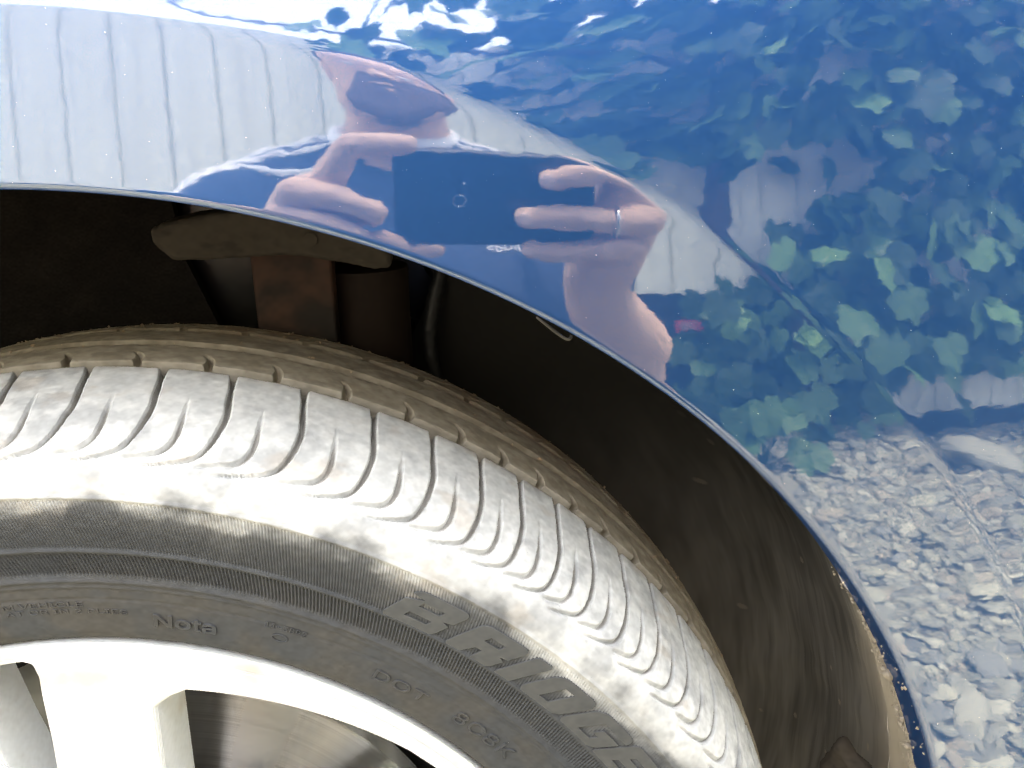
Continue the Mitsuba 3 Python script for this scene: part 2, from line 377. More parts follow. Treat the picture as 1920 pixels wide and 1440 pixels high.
LR = PchipInterpolator([0, .03, .08, .13, .165, .185, .197, .205], [0.0004, .0100, .0150, .0120, -.006, -.035, -.080, -.150])
LY = PchipInterpolator([0, .25, .5, .68, .80, .9, 1.0], [0, .05, .12, .165, .185, .197, .205])
liner_r = lambda t, y: AR + LR(np.clip(y + 0.005, 0, 0.205))
def dome(t0, t1, nt, nk, wob, yend=1.0):
    t = np.radians(np.linspace(t0, t1, nt)); k = np.linspace(0, yend, nk)
    tt, kk = np.meshgrid(t, k, indexing='ij')
    base = wing_y(AX + (AR + LIP) * np.sin(tt), AZ + (AR + LIP) * np.cos(tt)) + 0.017
    yl = LY(kk); yy = base + (0.200 - base) * yl / 0.205
    rr = AR + LR(yl) + wob * (meshkit.fbm(np.stack([tt * 12, yl * 30, yl * 0], -1), 3) - 0.5)
    fade = np.clip((np.degrees(tt) - 52) / 14, 0, 1)
    rr = rr - fade * (.0035 * np.exp(-((yl - .040 - .004 * np.sin(tt * 9)) / .0025) ** 2) - .002 * np.exp(-((yl - .047) / .003) ** 2))
    return tm(np.stack([AX + rr * np.sin(tt), yy, AZ + rr * np.cos(tt) + HUB], -1).reshape(-1, 3), grid_faces(nt, nk))

add('car__arch_liner', dome(27, 112, 220, 80, 0.005), 'liner_plastic', True, 'dark plastic arch liner with dried mud at its lower edge')
add('car__arch_liner__front_section', dome(-72, 27, 160, 40, 0.003, .6), 'felt_black', True)

add('car__inner_wing__daylight_block', tm(*(lambda t, y: (np.stack([AX + .388 * np.sin(t), y, AZ + .388 * np.cos(t) + HUB], -1).reshape(-1, 3), grid_faces(*t.shape)))(*np.meshgrid(np.radians(np.linspace(-74, 114, 120)), np.array([.08, .216]), indexing='ij'))), 'cable_black', True)  # unseen sheet added above the arch to stop sky light leaking in

def wall(poly, y, thick, hole=None):
    g = sg.Polygon(poly)
    if hole:
        g = g.difference(sg.Point(hole[:2]).buffer(hole[2]))
    m = trimesh.creation.extrude_polygon(g, thick, engine='earcut')
    v = np.asarray(m.vertices)
    return trimesh.Trimesh(np.stack([v[:, 0], y + v[:, 2], v[:, 1] + HUB], -1), m.faces[:, ::-1], process=False)

circle = [(AX + 0.40 * math.sin(math.radians(a)), AZ + 0.40 * math.cos(math.radians(a))) for a in range(-75, 116, 5)]
add('car__inner_wing', wall(circle + [(0.3, -0.2), (-0.3, -0.2)], 0.215, 0.004), 'inner_wing_paint', False, 'dark glossy inner wing panel with a small round hole')
add('car__inner_wing__side_lining', wall([(-0.40, -0.1), (-0.40, 0.42), (0.0, 0.42), (0.010, 0.33), (0.034, 0.262), (0.06, 0.20), (0.06, -0.1)], 0.195, 0.008), 'felt_black')
add('car__inner_wing__panel_rib', wall([(0.075, 0.293), (0.10, 0.298), (0.145, 0.285), (0.147, 0.262), (0.12, 0.262), (0.085, 0.25)], 0.207, 0.006, (0.1115, 0.2745, 0.0025)), 'inner_wing_paint')

# bump stop bracket: a dusty rubber bar, and the rusty strut plate below it
def slab(pts):
    # a bar of squarish section through the points (x, z, half height)
    out = []
    for (x0, z0, h0), (x1, z1, h1) in zip(pts[:-1], pts[1:]):
        out.append(m3.Manifold.batch_hull([ball((x, y, z + HUB + .0185 + q * (h - .003)), .003, 12) for x, z, h in ((x0, z0, h0), (x1, z1, h1)) for q in (-1, 1) for y in (.104, .134)]))
    return out
bar = slab([(.0235, .3375, .0045), (.030, .3345, .0085), (.052, .3365, .0105), (.080, .3375, .0105), (.104, .3335, .0105), (.121, .3270, .0085), (.126, .3235, .0050)])
bar += slab([(.0265, .3405, .0030), (.052, .3445, .0035), (.080, .3450, .0035), (.108, .3400, .0035)])
b = flesh(bar, 0.0011, 4)
v = np.asarray(b.vertices); nrm = b.vertex_normals
b.vertices = v + nrm * ((meshkit.fbm(v * 190, 4) - 0.5) * 0.0015 - 0.0026 * np.exp(-((v[:, 2] - 0.3405 - HUB + 4 * (v[:, 0] - 0.07) ** 2) / 0.0012) ** 2))[:, None]
add('car__rubber_stop', b, 'dusty_rubber', True, 'dust covered curved rubber bar under the arch edge')
add('car__rubber_stop__bolt', cat_([to_tm(m3.Manifold.cylinder(0.004, 0.0038, 0.0034, 14).rotate([90, 0, 0]).translate([0.092, 0.104, 0.334 + HUB + 0.0185]))]), 'dusty_rubber', 30)
add('car__strut_plate', rbox(0.078, 0.140, 0.285 + HUB + 0.0185, 0.040, 0.020, 0.09, 0.002), 'rusty_steel', 30, 'rusty steel strut plate below the rubber bar')
add('car__strut_plate__tube', to_tm(m3.Manifold.cylinder(0.16, 0.024, 0.024, 30).translate([0.112, 0.165, 0.15 + HUB + 0.0185])), 'rust_brown', 30)
cab = smooth_path([(0.158, 0.185, 0.36 + HUB), (0.151, 0.175, 0.31 + HUB), (0.146, 0.172, 0.285 + HUB), (0.150, 0.170, 0.255 + HUB), (0.15, 0.17, 0.20 + HUB)], 60)
add('car__brake_hose', tube_(cab, 0.0042 + 0.0007 * (np.sin(np.arange(60) * 2.2) > 0) * (np.abs(np.arange(60) - 26) < 9), 10), 'cable_black', 40, 'black brake hose hanging in the wheel arch')
add('car__brake_hose__grommet', to_tm(m3.Manifold.cylinder(0.012, 0.016, 0.012, 24).rotate([90, 0, 0]).translate([0.160, 0.205, 0.325 + HUB])), 'cable_black', 30)
def arch_pt(th, r, y):
    t = math.radians(th); return (AX + r * math.sin(t), y, AZ + r * math.cos(t) + HUB)
wv = lambda th: float(wing_y(AX + AR * math.sin(math.radians(th)), AZ + AR * math.cos(math.radians(th))))
wp = smooth_path([arch_pt(29.2, AR - 0.0008, wv(29) + 0.004), arch_pt(29.9, AR - 0.0016, wv(29) + 0.003), arch_pt(30.9, AR - 0.0026, wv(30) + 0.003), arch_pt(31.3, AR - 0.0024, wv(31) + 0.003), arch_pt(31.4, AR - 0.0008, wv(31) + 0.004)], 24)
add('car__spring_clip', tube_(wp, 0.0006, 8), 'wire_steel', 40, 'thin bent wire clip at the arch edge')

# dried mud on the liner's lower edge, and a torn flap of liner
def clump_cloud(pts, size, seed, flat=None):
    r = np.random.default_rng(seed); out = []
    ico = trimesh.creation.icosphere(1)
    for p in pts:
        s = size * r.lognormal(-.1, 0.5)
        v = np.asarray(ico.vertices) * (1 + 0.5 * (r.random((len(ico.vertices), 1)) - 0.5)) * s * r.uniform(0.6, 1.3, 3)
        out.append(trimesh.Trimesh(v + p, ico.faces, process=False))
    return cat_(out)
r2 = np.random.default_rng(3); pts = []
for _ in range(700):
    th = 55 + 45 * r2.random() ** 0.6
    y = wv(th) + 0.017 + abs(r2.normal(0, 0.006)) * (0.3 + (th - 55) / 40)
    rr = float(liner_r(0, np.array(y))) - 0.0006
    pts.append(arch_pt(th, rr - 0.001 * r2.random(), y))
for _ in range(60):
    th = 62 + 38 * r2.random()
    pts.append(arch_pt(th, AR - 0.0002, wv(th) + r2.uniform(0.002, 0.016)))
add('car__arch_liner__mud', clump_cloud(pts, 0.00042, 4), 'mud', True, 'pale dried mud crumbs along the arch edge', kind='stuff')
fl = [arch_pt(78, 0.352, 0.012), arch_pt(77, 0.347, 0.022), arch_pt(80, 0.343, 0.03), arch_pt(84, 0.345, 0.03), arch_pt(88, 0.35, 0.015)]
flap = flesh([bone(fl[i], 0.004, fl[i + 1], 0.005, 12) for i in range(4)] + [hull([(p, 0.004) for p in fl], 10)], 0.003, 8)
fv = np.asarray(flap.vertices); flap.vertices = fv + flap.vertex_normals * ((meshkit.fbm(fv * 140, 3) - 0.5) * 0.005)[:, None]
add('car__arch_liner__torn_flap', flap, 'dusty_rubber', True, 'muddy torn flap of liner at the bottom edge')

# ------------------------------------------------------------------ the tyre
PROF = np.array([(.2128, .006), (.2132, .0016), (.2146, .0), (.225, -.004), (.236, -.0062), (.2462, -.0076), (.2585, -.010), (.270, -.0122), (.2785, -.0130), (.2855, -.0115), (.292, -.007), (.2985, .0025), (.3035, .015), (.307, .030), (.3102, .049), (.3122, .065), (.3130, .080), (.3130, .095), (.3120, .110), (.3095, .128), (.305, .143), (.297, .156), (.285, .163), (.26, .165), (.23, .160), (.215, .15)])
seg = np.r_[0, np.cumsum(np.linalg.norm(np.diff(PROF, axis=0), axis=1))]
s0 = seg[2]                                     # arc length counted from the rim edge
PS = CubicSpline(seg - s0, PROF)
S_MIN, S_MAX = -s0, seg[-1] - s0
S_of_r = lambda r: np.interp(r, PS(np.linspace(0, 0.07, 400))[:, 0], np.linspace(0, 0.07, 400))

def tyre_pts(th, s, h):
    """points on the tyre at angle th (rad, clockwise from the top), profile length s, raised by h"""
    p, t = PS(s), PS(s, 1)
    nrm = np.stack([t[..., 1], -t[..., 0]], -1); nrm /= np.linalg.norm(nrm, axis=-1, keepdims=True)
    q = p + nrm * np.asarray(h)[..., None]
    return wheel(np.stack([q[..., 0] * np.sin(th), q[..., 1], q[..., 0] * np.cos(th)], -1))

SLOT = np.array([-26.6, -21.4, -16.1, -10.9, -5.42, .06, 5.64, 10.90, 16.36, 21.92, 26.85, 31.1, 34.78, 38.41, 41.9, 45.64, 49.5, 53.6, 57.9, 62.5, 67.2, 71.8, 76.5, 81.2, 86.0])
J1 = np.array([(0.0, .1410), (0.0, .139), (.35, .130), (.75, .119), (1.12, .1095), (1.15, .101), (1.02, .0945), (.62, .0880), (-.1, .0845), (-1.2, .0824), (-2.7, .0806), (-3.5, .0800)])
J2 = np.array([(3.22, .1200), (3.42, .1125), (3.62, .105), (3.78, .098), (3.72, .0915), (3.2, .0868), (2.3, .0847), (1.2, .0832), (.5, .0826)])
tg = np.radians(np.arange(-24, 84.01, 0.10)); sgd = np.r_[np.arange(0.074, 0.150, 0.00055), np.arange(0.150, 0.2605, 0.0010)]
TH, SS = np.meshgrid(tg, sgd, indexing='ij')
H = np.zeros_like(TH)

def carve(path_deg, s_path, width, depth):
    """cut a groove of given half width and depth (per point) along a path in (degrees, s)"""
    global H
    R0 = 0.305
    px = np.interp(np.linspace(0, 1, 60), np.linspace(0, 1, len(path_deg)), path_deg) if False else None
    k = np.linspace(0, len(path_deg) - 1, 70)
    pd = CubicSpline(np.arange(len(path_deg)), path_deg)(k); ps = CubicSpline(np.arange(len(path_deg)), s_path)(k)
    w = np.interp(k, np.arange(len(path_deg)), width); de = np.interp(k, np.arange(len(path_deg)), depth)
    i0, i1 = np.searchsorted(tg, np.radians([pd.min() - 1.2, pd.max() + 1.2])); j0, j1 = np.searchsorted(sgd, [ps.min() - 0.005, ps.max() + 0.005])
    if i1 - i0 < 2:
        return
    A = np.stack([TH[i0:i1, j0:j1].ravel() * R0, SS[i0:i1, j0:j1].ravel()], -1)
    dist, idx = cKDTree(np.stack([np.radians(pd) * R0, ps], -1)).query(A)
    f = np.clip((dist - w[idx] * 0.55) / (w[idx] * 0.7), 0, 1); f = f * f * (3 - 2 * f)
    H[i0:i1, j0:j1] = np.minimum(H[i0:i1, j0:j1], (-(1 - f) * de[idx]).reshape(i1 - i0, j1 - j0))

for a, b_ in zip(SLOT[:-1], SLOT[1:]):
    sc = (b_ - a) / 5.3
    jit = rng.normal(0, 0.04)
    carve(a + J1[:, 0] * sc + jit * 0, J1[:, 1], np.array([1.5, 1.4, 1.0, 1.25, 1.2, 1.1, 1.0, .9, .8, .7, .6, .4]) * 1e-3, np.array([5, 5, 4.5, 4.0, 3.6, 3.3, 3.0, 2.7, 2.3, 1.8, 1.2, .4]) * 1e-3)
    carve(a + J2[:, 0] * sc, J2[:, 1], np.array([.3, .6, .9, 1.05, 1.05, 1.0, .9, .8, .6]) * 1e-3, np.array([.05, .6, 1.6, 2.4, 2.4, 2.2, 1.9, 1.5, .6]) * 1e-3)
    c0 = b_ - 2.75 * sc                                    # hooked notch in the second rib
    carve(np.array([c0 + .35, c0 + .35, c0 + .15, c0 - .5]), np.array([.1455, .149, .153, .1565]), np.array([1.7, 1.5, 1.0, .4]) * 1e-3, np.array([5, 4.5, 3, .6]) * 1e-3)
    carve(np.array([c0, c0 + 1.2, c0 + 2.8]), np.array([.176, .184, .1895]), np.array([.5, .6, .4]) * 1e-3, np.array([.5, 1.2, .3]) * 1e-3)
    carve(np.array([c0 + .5, c0 + 2.6, c0 + 5.5, c0 + 8.0]), np.array([.200, .211, .222, .231]), np.array([1.3, .8, .7, .5]) * 1e-3, np.array([4, 2.2, 1.6, .5]) * 1e-3)
    carve(np.array([c0 + 1.5, c0 + 3.6, c0 + 6.5]), np.array([.214, .227, .239]), np.array([.5, .8, .5]) * 1e-3, np.array([.6, 1.6, .5]) * 1e-3)
GR = [(.1410, .1462, .0055), (.1668, .1722, .0055), (.1938, .1992, .0055), (.219, .2205, .002)]
for a, b_, de in GR:
    f = np.clip(np.minimum(SS - a, b_ - SS) / 0.0009 + 0.5, 0, 1)
    H = np.minimum(H, -f * de)
wavy = (meshkit.fbm(np.stack([TH * 40, SS * 130, SS * 0], -1), 4) - 0.5)
H = H + wavy * 0.0007
P3 = tyre_pts(TH, SS, H)
Q = grid_faces(len(tg), len(sgd))
def quad_mean(A):
    f = A.ravel(); return f[Q].mean(1)
qs, qt, qh = quad_mean(SS), np.degrees(quad_mean(TH)), quad_mean(H)
qmin = H.ravel()[Q].min(1)
slot_shift = np.interp(qs, J1[::-1, 1][:], J1[::-1, 0])
blk = np.searchsorted(SLOT, qt - np.where(qs < 0.0875, 0.3, slot_shift))
isblk = (qs < 0.1412) & (qs > 0.0815)
flat = P3.reshape(-1, 3)

def take(mask):
    q = Q[mask]; u, inv = np.unique(q, return_inverse=True)
    return tm(flat[u], inv.reshape(q.shape)[:, ::-1])

rib_of = np.where(qs < 0.1436, 0, np.where(qs < 0.1695, 1, np.where(qs < 0.1965, 2, 3)))
# carcass: the full circle outside the fine sector, both sidewalls and the groove floors
fine0, fine1 = tg[0], tg[-1]
body = []
tc = np.linspace(fine1, fine0 + 2 * np.pi, 220); sc_ = np.r_[np.linspace(0.060, 0.2605, 190)]
a_, b2 = np.meshgrid(tc, sc_, indexing='ij'); hh = np.zeros_like(a_)
for g0, g1, de in GR:
    hh = np.minimum(hh, -np.clip(np.minimum(b2 - g0, g1 - b2) / 0.001 + 0.5, 0, 1) * de)
for k in np.arange(86, 336, 5.3):
    hh = np.minimum(hh, -0.003 * np.clip(1.4 - np.abs(np.degrees(a_) - k) / 0.35, 0, 1) * (b2 < 0.141) * (b2 > 0.082))
body.append(tm(tyre_pts(a_, b2, hh).reshape(-1, 3), grid_faces(*a_.shape)[:, ::-1]))
tc = np.linspace(0, 2 * np.pi, 361); sc_ = np.linspace(0.2600, S_MAX, 24); a_, b2 = np.meshgrid(tc, sc_, indexing='ij')
body.append(tm(tyre_pts(a_, b2, 0 * a_).reshape(-1, 3), grid_faces(*a_.shape)[:, ::-1]))
tc = np.linspace(fine1, fine0 + 2 * np.pi, 260); sc_ = np.linspace(S_MIN, 0.0605, 50); a_, b2 = np.meshgrid(tc, sc_, indexing='ij')
body.append(tm(tyre_pts(a_, b2, 0 * a_).reshape(-1, 3), grid_faces(*a_.shape)[:, ::-1]))
# near sidewall, finely moulded: beads, serrated band, hatched field
th_f = np.radians(np.arange(-24, 84.001, 0.052)); s_f = np.r_[np.linspace(S_MIN, 0.0, 14), np.arange(0.0008, 0.0746, 0.00062)]
a_, b2 = np.meshgrid(th_f, s_f, indexing='ij')
r_f = PS(b2)[..., 0]
band = lambda lo, hi, w=0.0008: np.clip((r_f - lo) / w, 0, 1) * np.clip((hi - r_f) / w, 0, 1)
deg = np.degrees(a_)
h = 0.0011 * np.exp(-((r_f - 0.2440) / 0.0011) ** 2) + 0.0006 * np.exp(-((r_f - 0.2412) / 0.0008) ** 2) + 0.0007 * np.exp(-((r_f - 0.2578) / 0.0007) ** 2)
ser = 0.5 + 0.5 * np.sin(2 * np.pi * (deg + (r_f - .25) * 60) / 0.31)
h = h - 0.0008 * band(0.2462, 0.2568) * ser
hat = 0.5 + 0.5 * np.sin(2 * np.pi * (deg + (r_f - .27) * 55) / 0.25)
h = h - 0.0005 * band(0.2586, 0.2800) * hat
h = h + 0.0008 * np.exp(-((r_f - 0.2806) / 0.0006) ** 2) - 0.0004 * np.exp(-((r_f - 0.2352) / 0.0004) ** 2)
h = h + 0.0003 * (meshkit.fbm(np.stack([a_ * 50, b2 * 200, 0 * a_], -1), 3) - 0.5)
body.append(tm(tyre_pts(a_, b2, h).reshape(-1, 3), grid_faces(*a_.shape)[:, ::-1]))
body.append(take((qs <= 0.0815)))
add('car__tyre', cat_(body), 'tyre_rubber', True, 'worn tyre with pale dust on its shoulder and black lettered sidewall')
for k in np.unique(blk[isblk]):
    m = isblk & (blk == k)
    if m.sum() > 60:
        add('car__tyre__tread_block', take(m), 'tyre_rubber', True)
for k in (1, 2, 3):
    add('car__tyre__tread_rib', take((qs >= 0.1412) & (rib_of == k) | ((k == 1) & (qs >= 0.1412) & (rib_of == 0))), 'tyre_rubber', True)

# crumbs of earth stuck to the inner ribs
r4 = np.random.default_rng(11); pts = []
for _ in range(300):
    t = math.radians(r4.uniform(-14, 66)); s = r4.choice([0.172, 0.2, 0.21, 0.222, 0.235, 0.243]) + r4.normal(0, 0.005)
    if meshkit.noise(np.array([[t * 9, s * 30, 0.5]]))[0] > 0.42:
        pts.append(tyre_pts(np.array(t), np.array(s), np.array(0.0003)))
add('car__tyre__earth_crumb', clump_cloud(pts, 0.00040, 12), 'crumb_earth', True, kind='stuff')
# moulded writing on the sidewall
def letters(text, th0, th1, r0, height, raise_, bold=True, slant=0.0, stretch=None, cell=0.0012):
    m = meshkit.text_mesh(text, height, 1.0, bold)
    v = np.asarray(m.vertices).copy(); w = v[:, 0].max() - v[:, 0].min()
    m = trimesh.Trimesh(v, m.faces); m.merge_vertices()
    vv, ff = trimesh.remesh.subdivide_to_size(m.vertices * [1, 1, 0.001], m.faces, cell * 2, max_iter=12)
    x = (vv[:, 0] - v[:, 0].min()) / w; x = x + slant * vv[:, 1] / height / len(text)
    th = np.radians(th0 + (th1 - th0) * x)
    s = S_of_r(r0 + vv[:, 1])
    return trimesh.Trimesh(tyre_pts(th, s, np.where(vv[:, 2] > 0.0005, raise_, -0.001)), ff[:, ::-1], process=False)

def fat(w, cuts, r=0.16):
    g = sg.box(0, 0, w, 1).buffer(-r).buffer(r, 6)
    for c in cuts:
        g = g.difference(sg.Polygon(c) if len(c) != 4 or not np.isscalar(c[0]) else sg.box(*c))
    return g
GLYPH = {'B': fat(1.15, [(.34, .60, .80, .74), (.34, .24, .84, .38), [(-.1, .62), (.30, .80), (-.1, .88)], [(1.2, .42), (.98, .50), (1.2, .58)]]),
         'R': fat(1.1, [(.38, .60, .74, .76), [(.36, -.1), (.46, .34), (.62, .34), (.66, -.1)], [(1.2, .34), (.95, .44), (1.2, .52)]]),
         'I': fat(.40, [], .08), 'D': fat(1.1, [(.40, .22, .66, .78)], .24),
         'G': fat(1.1, [(.40, .22, .62, .78), (.60, .62, 1.2, .76), (.60, .22, .78, .40)], .24), 'E': fat(1.0, [(.38, .60, 1.1, .74), (.38, .24, 1.1, .38)], .12),
         'S': fat(1.05, [(.40, .60, 1.1, .74), (-.1, .24, .66, .38)], .2), 'T': fat(1.0, [(-.1, -.1, .34, .76), (.66, -.1, 1.1, .76)], .08),
         'O': fat(1.1, [(.40, .22, .70, .78)], .26), 'N': fat(1.1, [[(.30, -.1), (.34, .55), (.66, -.1)], [(.80, 1.1), (.76, .45), (.44, 1.1)]], .08)}
for ch, c in zip('BRIDGESTONE', (31.3, 37.2, 41.0, 45.0, 49.9, 54.5, 59.1, 63.6, 68.2, 73.0, 77.7)):
    g = GLYPH[ch]
    m = trimesh.creation.extrude_polygon(g, 0.001, engine='earcut')
    vv, ff = trimesh.remesh.subdivide_to_size(m.vertices, m.faces, 0.16, max_iter=12)
    w = g.bounds[2]
    th = np.radians(c + (vv[:, 0] - w / 2) * 4.15 + (vv[:, 1] - .5) * 1.9)
    sss = S_of_r(0.2577 + vv[:, 1] * 0.0178)
    add('car__tyre__lettering', trimesh.Trimesh(tyre_pts(th, sss, np.where(vv[:, 2] > 0.0005, 0.00045, -0.001)), ff[:, ::-1], process=False), 'letter_rubber', 35,
        None if ch != 'B' else 'big slanted raised letters on the hatched sidewall')
add('car__tyre__lettering', letters('DOT', 30.6, 36.6, 0.2262, 0.0052, 0.0006, False), 'tyre_rubber', 35, 'small raised letters beside the rim edge')
add('car__tyre__lettering', letters('8C8K', 40.0, 47.6, 0.2266, 0.0062, 0.0006, False), 'tyre_rubber', 35, 'raised four character code beside the rim edge')
add('car__tyre__lettering', letters('Nota', 8.6, 14.6, 0.2238, 0.0058, 0.0007, True), 'tyre_rubber', 35, 'raised word above the broad spoke')
add('car__tyre__lettering', letters('11~3892', 19.0, 23.0, 0.2335, 0.0024, 0.0004, False), 'tyre_rubber', 35)
add('car__tyre__lettering', letters('M VEHICLE ', -5.2, 2.2, 0.2318, 0.0022, 0.0004, False), 'tyre_rubber', 35)
add('car__tyre__lettering', letters('AT OR IN 2 PLIES ', -5.2, 6.2, 0.2284, 0.0022, 0.0004, False), 'tyre_rubber', 35)
ov = [tyre_pts(np.radians(20.7 + 0.75 * np.cos(k)), S_of_r(np.array(0.2292 + 0.0018 * np.sin(k))), np.array(0.0002)) for k in np.linspace(0, 2 * np.pi, 30)]
add('car__tyre__oval_mark', tube_(ov, 0.0003, 6), 'tyre_rubber', 60)

# ------------------------------------------------------------------ the alloy rim, brake disc and caliper
def lathe(prof, n=360, a0=0.0, a1=2 * np.pi):
    t = np.linspace(a0, a1, n + 1); p = np.asarray(prof, float)
    tt, rr = np.meshgrid(t, p[:, 0], indexing='ij'); yy = np.broadcast_to(p[:, 1], tt.shape)
    return tm(wheel(np.stack([rr * np.sin(tt), yy, rr * np.cos(tt)], -1).reshape(-1, 3)), grid_faces(*tt.shape)[:, ::-1])

def disk_poly(r0, r1=None):
    g = sg.Point(0, 0).buffer(r0, 180)
    return g if r1 is None else g.difference(sg.Point(0, 0).buffer(r1, 180))

def pol(L):
    return sg.Polygon([(r * math.sin(math.radians(a)), r * math.cos(math.radians(a))) for r, a in L])

face = disk_poly(.2065)
for k in range(5):
    c = 0.6 + 72 * k
    big = [(.0495, 30), (.08, 15.0), (.12, 10.9), (.148, 9.0), (.165, 8.2), (.181, 7.6), (.1862, 9.2), (.1905, 11.2)] + [(.1905 + .0078 * t, 11.2 + 28 * t) for t in np.linspace(0, 1, 15)[1:]] + [(.1985, 44), (.196, 48), (.186, 50.5), (.165, 50.5), (.12, 46.5), (.08, 38), (.055, 34)]
    small = [(.1, -15.0), (.13, -15.5), (.165, -15.2), (.196, -14.6), (.2030, -13.6)] + [(.2035, a) for a in np.linspace(-12.8, -7.2, 6)] + [(.2020, -6.3), (.196, -6.1), (.187, -6.5), (.165, -7.3), (.15, -8.2), (.12, -10.5), (.1, -13.5)]
    for w in (big, small):
        face = face.difference(pol([(r, a + c) for r, a in w]).buffer(-.002).buffer(.002))
add('car__rim__barrel', lathe([(.1888, .03), (.186, .05), (.180, .075), (.178, .12), (.186, .15), (.205, .155)]), 'silver_lacquer', 40)
def bevelled(poly, depth, y0, bev=0.0022):
    """a plate with rounded front edges; x, z in the wheel plane, y from y0 inwards"""
    ms = []
    for k, (ins, dy) in enumerate([(0.0, bev), (0.3 * bev, 0.45 * bev), (0.62 * bev, 0.16 * bev), (bev, 0.0)]):
        m = trimesh.creation.extrude_polygon(poly.buffer(-ins), depth - dy, engine='earcut')
        v = np.asarray(m.vertices); ms.append(trimesh.Trimesh(wheel(np.stack([v[:, 0], y0 + dy + v[:, 2], v[:, 1]], -1)), m.faces[:, ::-1], process=False))
    return cat_(ms)

add('car__rim', bevelled(face, 0.030, 0.0006), 'silver_lacquer', False, 'silver lacquered alloy rim with broad flat spokes')
add('car__rim__flange', lathe([(.2040, .02), (.2060, .004), (.2062, .0010), (.2100, -.0003), (.2118, -.0002), (.2122, .0012), (.2122, .012), (.2085, .020)]), 'silver_lacquer', 40)
add('car__rim__hub_cap', lathe([(.0001, .004), (.030, .004), (.034, .006), (.06, .012), (.07, .03)], 120), 'silver_lacquer', 40)
dn = 1440; t = np.linspace(0, 2 * np.pi, dn + 1); dr_ = np.r_[0.088, np.linspace(0.0905, 0.1395, 12), 0.1405, 0.141, 0.141]; dy_ = np.r_[0.066, [0.066] * 12, 0.0664, 0.0672, 0.078]
tt, rr = np.meshgrid(t, dr_, indexing='ij'); yy = np.broadcast_to(dy_, tt.shape)
add('car__brake_disc', tm(wheel(np.stack([rr * np.sin(tt), yy, rr * np.cos(tt)], -1).reshape(-1, 3)), grid_faces(*tt.shape)[:, ::-1]), 'disc_steel', True, 'brushed steel brake disc behind the spokes', uv=np.stack([(tt / (2 * np.pi)).ravel(), (rr * 3).ravel()], -1))
add('car__brake_disc__hat', lathe([(.02, .040), (.085, .040), (.088, .044), (.0885, .0655)], 120), 'rust_brown', 40)
calp = [((r * math.sin(math.radians(a))), y, r * math.cos(math.radians(a)), q) for r, a, y, q in [(.150, -13.5, .052, .012), (.150, -35, .052, .014), (.118, -14.5, .052, .010), (.112, -38, .052, .014), (.150, -14, .095, .012), (.150, -38, .095, .014)]]
cal = flesh([hull([((x, y, z), q) for x, y, z, q in calp], 16)], 0.006, 6)
cv = np.asarray(cal.vertices) + cal.vertex_normals * ((meshkit.fbm(np.asarray(cal.vertices) * 90, 3) - 0.5) * 0.002)[:, None]
add('car__brake_caliper', trimesh.Trimesh(wheel(cv), cal.faces, process=False), 'caliper_grey', True, 'cast grey brake caliper at the left edge')
add('car__rim__shield', lathe([(.03, .09), (.172, .088), (.174, .10)], 120), 'black_plastic', 40)

# ------------------------------------------------------------------ the phone and the person holding it
# phone frame: x along the phone, y up its face, z out of the screen towards the person; the lens sits at its origin
PX = np.cross(LOOK, TILT); PX /= np.linalg.norm(PX)
PY, PZ = TILT, -LOOK

def held(p):
    p = np.asarray(p, float)
    return EYE + (p[..., 0:1] * PX + p[..., 1:2] * PY + p[..., 2:3] * PZ) / 1000

def held_mesh(m):
    return trimesh.Trimesh(held(np.asarray(m.vertices) * 1000), m.faces, process=False)

def chamfer_box(x0, x1, y0, y1, z0, z1, r, e):
    return to_tm(m3.Manifold.batch_hull([m3.Manifold.cylinder(z1 - z0 - 2 * e, r, r, 24).translate([x, y, z0 + e]) for x in (x0 + r, x1 - r) for y in (y0 + r, y1 - r)] +
                                        [m3.Manifold.cylinder(z1 - z0, r - e, r - e, 24).translate([x, y, z0]) for x in (x0 + r, x1 - r) for y in (y0 + r, y1 - r)]))

add('phone', held_mesh(chamfer_box(-.0205, .1275, -.0355, .0350, .0025, .0110, .008, .0012)), 'phone_black', 30, 'black phone held level in both hands, its back towards the car', 'phone')
def ring(cx, cy, z, r, w):
    k = np.linspace(0, 2 * np.pi, 41)
    return held_mesh(tube_(np.stack([cx + r * np.cos(k), cy + r * np.sin(k), z + 0 * k], -1), w, 8))
add('phone__fingerprint_ring', ring(.0258, -.0015, .0024, .0048, .00035), 'chrome', True)
add('phone__lens_ring', ring(.0, .0, .0026, .0046, .0003), 'phone_black', True)
add('phone__flash', held_mesh(to_tm(m3.Manifold.cylinder(.0006, .0014, .0014, 16).translate([.029, .0105, .0021]))), 'white_tape', 30)

def B(*pts):
    return chain([(np.asarray(p[:3], float), p[3]) for p in pts], 18)

right = []
right += B((150, 22, 4, 11.5), (128, 26, -9, 9.9), (106, 22.5, -11, 8.9), (88.5, 18.5, -8, 8.0))               # middle finger over the back
right += B((172, -13, 2, 12.5), (135, -11.5, -9, 10.0), (105, -9.5, -11, 9.2), (71.5, -10.5, -8, 8.0))          # ring finger
right += B((163, -35, 5, 11.0), (128, -36, -6, 8.8), (100, -38, -7, 8.0), (78, -37.5, -3, 6.8))                 # little finger
right += B((150, 20, 14, 11.0), (128, 29, 26, 9.0), (106, 24, 27, 8.0), (92, 14, 22, 7.2))                      # index, behind the phone
right += B((142, -44, 20, 15), (124, -26, 30, 11), (100, -12, 27, 9.5), (84, -6, 23, 8.0))                      # thumb on the screen side
right += [hull([(np.array(p, float), r) for p, r in [((152, 18, 8), 12), ((172, -13, 6), 13), ((164, -34, 8), 12.5), ((160, -50, 12), 14), ((132, -50, 16), 15), ((140, 0, 16), 11)]], 18)]
